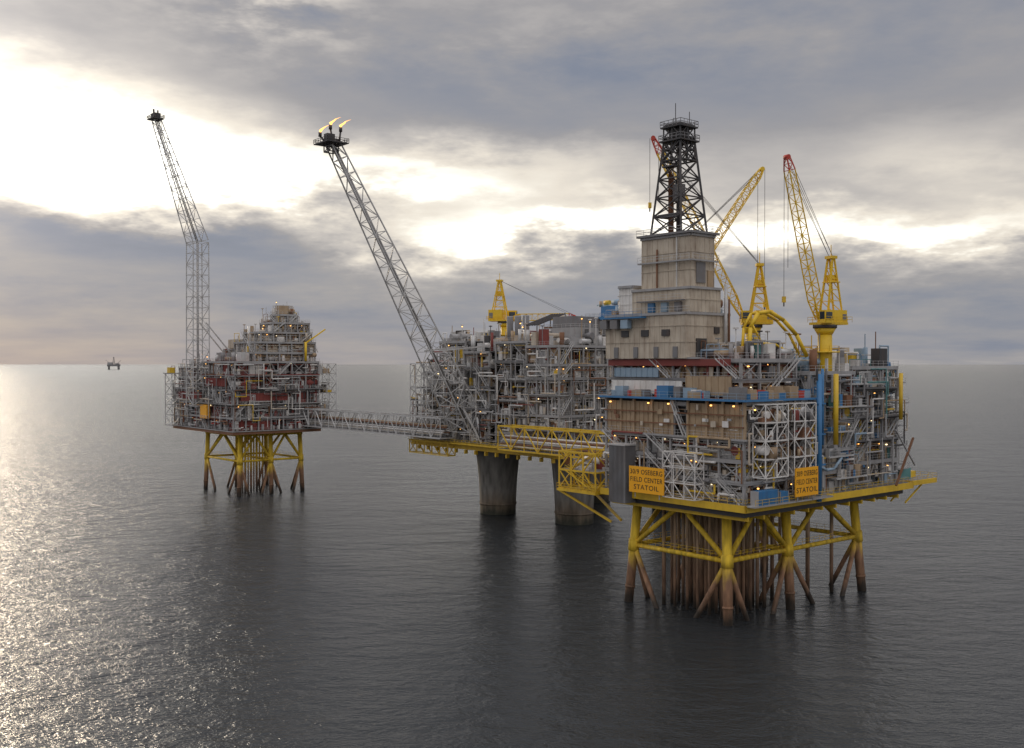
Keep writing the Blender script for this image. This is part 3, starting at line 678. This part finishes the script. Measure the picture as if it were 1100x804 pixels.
# ================================================================ left platform
W_=empty('wellhead_platform',(-103,378,0),TH)
mb=MB(); jacket(mb,[6,18.5,31],[7,36],23.6,13,.85,.8); 
for i in range(4):
    for j in range(3): mb.cyl((12+i*2.4,15+j*2.8,-5),(12+i*2.4,15+j*2.8,23),.3,'jacket_paint',6)
mb.build('jacket_legs',W_)
mb=MB()
mb.box(0,36,0,56,23.6,25,'mid_grey'); mb.box(-.4,-.002,0,56,23.6,24.6,'rust_steel'); mb.box(-.4,36.4,-.4,-.002,23.6,24.6,'rust_steel')
block(mb,0,36,0,56,[25,30,35,40.5],PAL_RED,WRED,wallp=.42,faces=('-a','-b','+a','+b'),dens=1.4,edge='grey_steel',frame='grey_steel',lampp=.4,bay=5.5)
block(mb,.6,36,0,29,[40.5,46,51],PAL_RED,[('white_steel',1.5),('red_brown',3),('beige_wall',1)],wallp=.45,faces=('-a','-b','+a','+b'),dens=1.4,frame='grey_steel',edge='red_brown',lampp=.35)
block(mb,1.5,36,29.6,55,[40.5,45,49],PAL_RED,[('white_steel',1.5),('red_brown',2),('beige_wall',1)],wallp=.35,faces=('-a','+a','+b'),dens=1.4,frame='galvanised',edge='grey_steel',lampp=.35)
F,L=facemap('-a',0,36,0,56); ribbed_wall(mb,F,5,24,41.5,44.6,-.3,'red_brown',1.2); ribbed_wall(mb,F,28,50,36,38.8,-.3,'red_brown',1.2)
ext_pipes(mb,F,56,26,50,55,PAL_SILVER,-1.6,-.3)
F2,L2=facemap('-b',0,36,0,56); ribbed_wall(mb,F2,3,22,36,39,-.3,'red_brown',1.2); ext_pipes(mb,F2,36,26,50,40,PAL_SILVER,-1.6,-.3)
roof(mb,1,35,1,28,51,PAL_SILVER,60,3.5); roof(mb,2,35,30,54,49,PAL_SILVER,80,3.2,.2)
PT=[('white_steel',3.5),('tan_wall',2.5),('beige_wall',3),('galvanised',3),('mid_grey',1.5),('rust_steel',1),('yellow_paint',.3)]
WP=[('beige_wall',2),('tan_wall',1.5),('white_steel',1.5),('grey_steel',1)]
for (a0,a1,b0,b1,zz) in ((9,35,1,19,[51,54.5,58.5]),(11,30,19.4,33,[49,53,56]),(12,34,2,17,[58.5,62.3]),(15,31,17.2,24,[56,60]),(17,33,2,13,[62.3,66]),(20,29,4,10,[66,69.2])):
    block(mb,a0,a1,b0,b1,zz,PT,WP,wallp=.5,faces=('-a','-b','+a','+b'),dens=1.1,core=2.6,depth=2.6,frame='grey_steel',bay=5,over=.4,lampp=.3)
    roof(mb,a0,a1,b0,b1,zz[-1],PT,30,3.4,.15)
mb.box(10,16,20,26,56.1,59.5,'beige_wall'); mb.cyl((13,12,58),(13,12,64.5),1.3,'white_steel',14); mb.cyl((14,5,58),(14,5,63),1.1,'beige_wall',14)
cage(mb,21,27,5,9.5,69.2,72.5,'galvanised',2,2,1,.22)
cage(mb,36,44,1,12,27,50,'galvanised',2,2,6,.2)
for z in (31,38.5,46): mb.box(36.2,43.8,1.2,11.8,z,z+.2,'mid_grey'); roof(mb,36.5,43,1.5,11,z+.2,PAL_SILVER,12,3.5,.02)
roof(mb,36.5,43,1.5,11,27,PAL_SILVER,12,3); mb.box(36.4,44,0,12,26.6,27,'red_brown')
mb.box(-1.6,-.2,20,26,29,34.2,'sign_orange'); rail(mb,[(-1.7,19.5,29),(-1.7,26.5,29)],'galvanised',.1)
mb.box(-5,0,49,55,46,46.3,'mid_grey'); mb.box(-4,-2,50,53,46.3,48.5,'yellow_paint'); cage(mb,-4,0,48,55,25,46,'galvanised',1,1,5,.25)
mb.beam((30,0,58),(38,-1,63.5),.5,'crane_yellow'); mb.cyl((30,0,51),(30,0,58.5),.5,'crane_yellow',10)
mb.build('modules',W_)

# ================================================================ distant rig
G=empty('distant_oil_rig',(-3500,9000,0),.3); mb=MB()
for x in (-40,40):
    for y in (-30,30): mb.cyl((x,y,-5),(x,y,30),7,'mid_grey',10)
mb.box(-52,52,-40,40,28,44,'mid_grey'); mb.box(-50,-10,-35,35,44,62,'grey_steel'); mb.box(15,45,-30,30,44,54,'mid_grey')
lattice(mb,(0,0,44),(0,0,110),18,5,18,5,6,'mid_grey',(0,1,0),1.6,1.2)
mb.beam((30,0,54),(60,0,80),3,'mid_grey'); mb.beam((-40,0,60),(-66,0,84),2.5,'mid_grey')
mb.build('rig_structure',G)

# ================================================================ sea
m,nt,b=nt_new('sea_water'); N,L=nt.nodes.new,nt.links.new
b.inputs['Base Color'].default_value=(.028,.032,.035,1); b.inputs['Roughness'].default_value=.2; b.inputs['IOR'].default_value=1.333
tc=N('ShaderNodeTexCoord')
def wnoise(sx,sy,rot,sc,det,rough=.55,dist=0):
    mp=N('ShaderNodeMapping'); mp.inputs['Scale'].default_value=(sx,sy,1); mp.inputs['Rotation'].default_value=(0,0,rot); L(tc.outputs['Object'],mp.inputs[0])
    n=N('ShaderNodeTexNoise'); n.inputs['Scale'].default_value=sc; n.inputs['Detail'].default_value=det; n.inputs['Roughness'].default_value=rough; n.inputs['Distortion'].default_value=dist; L(mp.outputs[0],n.inputs['Vector']); return n.outputs[0]
def mth(op,a,bv):
    x=N('ShaderNodeMath'); x.operation=op
    for i,s in enumerate((a,bv)):
        if isinstance(s,(int,float)): x.inputs[i].default_value=s
        else: L(s,x.inputs[i])
    return x.outputs[0]
swell=wnoise(.5,1,.35,.07,2); chop=wnoise(.55,1,.3,.32,4,.62,.4); rip=wnoise(.7,1,-.25,1.4,3,.6,.3)
gust=wnoise(.4,1,.1,.008,3)
h=mth('ADD',mth('MULTIPLY',swell,1.3),mth('ADD',mth('MULTIPLY',chop,.95),mth('MULTIPLY',rip,.26)))
h=mth('MULTIPLY',h,mth('ADD',mth('MULTIPLY',gust,1.0),.5))
bp=N('ShaderNodeBump'); bp.inputs['Strength'].default_value=1.0; bp.inputs['Distance'].default_value=1.0; L(h,bp.inputs['Height']); L(bp.outputs[0],b.inputs['Normal'])
me=bpy.data.meshes.new('sea'); S=70000
me.from_pydata([(-S,-S,0),(S,-S,0),(S,S,0),(-S,S,0)],[],[(0,1,2,3)]); me.materials.append(m)
o=bpy.data.objects.new('sea',me); scene.collection.objects.link(o)

# ================================================================ sky
w=bpy.data.worlds.new('sky'); scene.world=w; w.use_nodes=True; nt=w.node_tree; nt.nodes.clear(); N,L=nt.nodes.new,nt.links.new
try:
    w.cycles.sampling_method='MANUAL'; w.cycles.sample_map_resolution=512
except Exception: pass
SUN_AZ=-35; SUN_EL=13
out=N('ShaderNodeOutputWorld')
tc=N('ShaderNodeTexCoord'); sp=N('ShaderNodeSeparateXYZ'); L(tc.outputs['Generated'],sp.inputs[0])
X,Y,Z=sp.outputs
hl=mth('SQRT',mth('ADD',mth('MULTIPLY',X,X),mth('MULTIPLY',Y,Y)),0)
az=mth('ARCTAN2',X,Y); el=mth('DIVIDE',mth('MAXIMUM',Z,0.0),mth('MAXIMUM',hl,.02))
den=mth('ADD',mth('MAXIMUM',Z,0),.10)
cv=N('ShaderNodeCombineXYZ'); L(mth('DIVIDE',X,den),cv.inputs[0]); L(mth('DIVIDE',Y,den),cv.inputs[1])
def sn(vec,sc,det,ro,off):
    mp=N('ShaderNodeMapping'); mp.inputs['Location'].default_value=off; L(vec,mp.inputs[0])
    n=N('ShaderNodeTexNoise'); n.inputs['Scale'].default_value=sc; n.inputs['Detail'].default_value=det; n.inputs['Roughness'].default_value=ro; L(mp.outputs[0],n.inputs['Vector']); return n.outputs[0]
cp=cv.outputs[0]
dv=N('ShaderNodeMapping'); dv.inputs['Scale'].default_value=(1,1,3.0); L(tc.outputs['Generated'],dv.inputs[0]); dv=dv.outputs[0]
nA=sn(dv,3.2,4,.55,(3,1,0)); nB=sn(dv,6,6,.6,(9,4,2)); nC=sn(cp,.9,6,.6,(2,7,0)); nD=sn(dv,15,4,.6,(5,5,5))
azw=mth('ADD',az,mth('MULTIPLY',mth('SUBTRACT',nA,.5),.35))
elw=mth('ADD',el,mth('ADD',mth('MULTIPLY',mth('SUBTRACT',nB,.5),.13),mth('MULTIPLY',mth('SUBTRACT',nD,.5),.04)))
def gauss(amp,a0,e0,sa,se,A_=None,E_=None):
    x=mth('DIVIDE',mth('SUBTRACT',azw if A_ is None else A_,a0),sa); y=mth('DIVIDE',mth('SUBTRACT',elw if E_ is None else E_,e0),se)
    q=mth('ADD',mth('MULTIPLY',x,x),mth('MULTIPLY',y,y))
    return mth('MULTIPLY',mth('EXPONENT',mth('MULTIPLY',q,-1),0),amp)
f=mth('ADD',.38,0)
for g in ((.85,-.50,.205,.24,.060),(.48,-.10,.175,.24,.034),(.44,.30,.122,.32,.022),(.34,.02,.130,.18,.024),(.40,-.235,.345,.08,.022),(.22,.42,.175,.14,.05),(-.32,-.30,.125,.16,.034),(-.14,.05,.265,.30,.045),(-.10,-.2,.04,.9,.045)):
    f=mth('ADD',f,gauss(*g))
f=mth('ADD',f,mth('MULTIPLY',mth('SUBTRACT',nC,.5),.45)); f=mth('ADD',f,mth('MULTIPLY',mth('SUBTRACT',nB,.5),.38)); f=mth('ADD',f,mth('MULTIPLY',mth('SUBTRACT',nD,.5),.12))
r=N('ShaderNodeValToRGB'); L(f,r.inputs[0]); cr=r.color_ramp
cr.elements[0].position=0; cr.elements[0].color=(.16,.19,.25,1); cr.elements[1].position=1; cr.elements[1].color=(1,.97,.89,1)
for p,c in ((.20,(.225,.25,.315)),(.38,(.345,.335,.345)),(.54,(.55,.515,.485)),(.70,(.84,.77,.67)),(.85,(.98,.93,.82))):
    e=cr.elements.new(p); e.color=(*c,1)
ns=N('ShaderNodeTexSky'); ns.sky_type='NISHITA'; ns.sun_disc=False; ns.sun_elevation=math.radians(SUN_EL); ns.sun_rotation=math.radians(SUN_AZ)
b1=N('ShaderNodeBackground'); L(ns.outputs[0],b1.inputs[0]); b1.inputs[1].default_value=.05
b2=N('ShaderNodeBackground'); L(r.outputs[0],b2.inputs[0])
st=N('ShaderNodeMapRange'); L(el,st.inputs[0]); st.inputs[1].default_value=.38; st.inputs[2].default_value=1.6; st.inputs[3].default_value=1.05; st.inputs[4].default_value=2.4
bk=N('ShaderNodeMapRange'); bk.interpolation_type='SMOOTHSTEP'; L(f,bk.inputs[0]); bk.inputs[1].default_value=.72; bk.inputs[2].default_value=1.1; bk.inputs[3].default_value=1; bk.inputs[4].default_value=2.2
bh=N('ShaderNodeMapRange'); L(Y,bh.inputs[0]); bh.inputs[1].default_value=.3; bh.inputs[2].default_value=-.6; bh.inputs[3].default_value=1; bh.inputs[4].default_value=1.9
glow=mth('ADD',gauss(3.4,-.98,.24,.36,.16,az,el),1.0)
L(mth('MULTIPLY',mth('MULTIPLY',mth('MULTIPLY',st.outputs[0],bk.outputs[0]),glow),bh.outputs[0]),b2.inputs[1])
mxs=N('ShaderNodeMixShader'); mxs.inputs[0].default_value=.93; L(b1.outputs[0],mxs.inputs[1]); L(b2.outputs[0],mxs.inputs[2]); L(mxs.outputs[0],out.inputs[0])

sun=bpy.data.lights.new('sun','SUN'); sun.energy=1.3; sun.angle=math.radians(14); sun.color=(1,.83,.62)
so=bpy.data.objects.new('sun',sun); scene.collection.objects.link(so)
a_,e_=math.radians(SUN_AZ),math.radians(SUN_EL)
d=Vector((math.sin(a_)*math.cos(e_),math.cos(a_)*math.cos(e_),math.sin(e_)))
so.rotation_euler=(-d).to_track_quat('-Z','Y').to_euler()

# ================================================================ camera
cam=bpy.data.cameras.new('camera'); cam.lens=36; cam.sensor_width=36; cam.clip_start=1; cam.clip_end=200000
co=bpy.data.objects.new('camera',cam); scene.collection.objects.link(co); co.location=(0,0,50); co.rotation_euler=(math.radians(90-.573),0,0)
scene.camera=co
scene.view_settings.view_transform='Standard'; scene.view_settings.look='None'; scene.view_settings.exposure=0
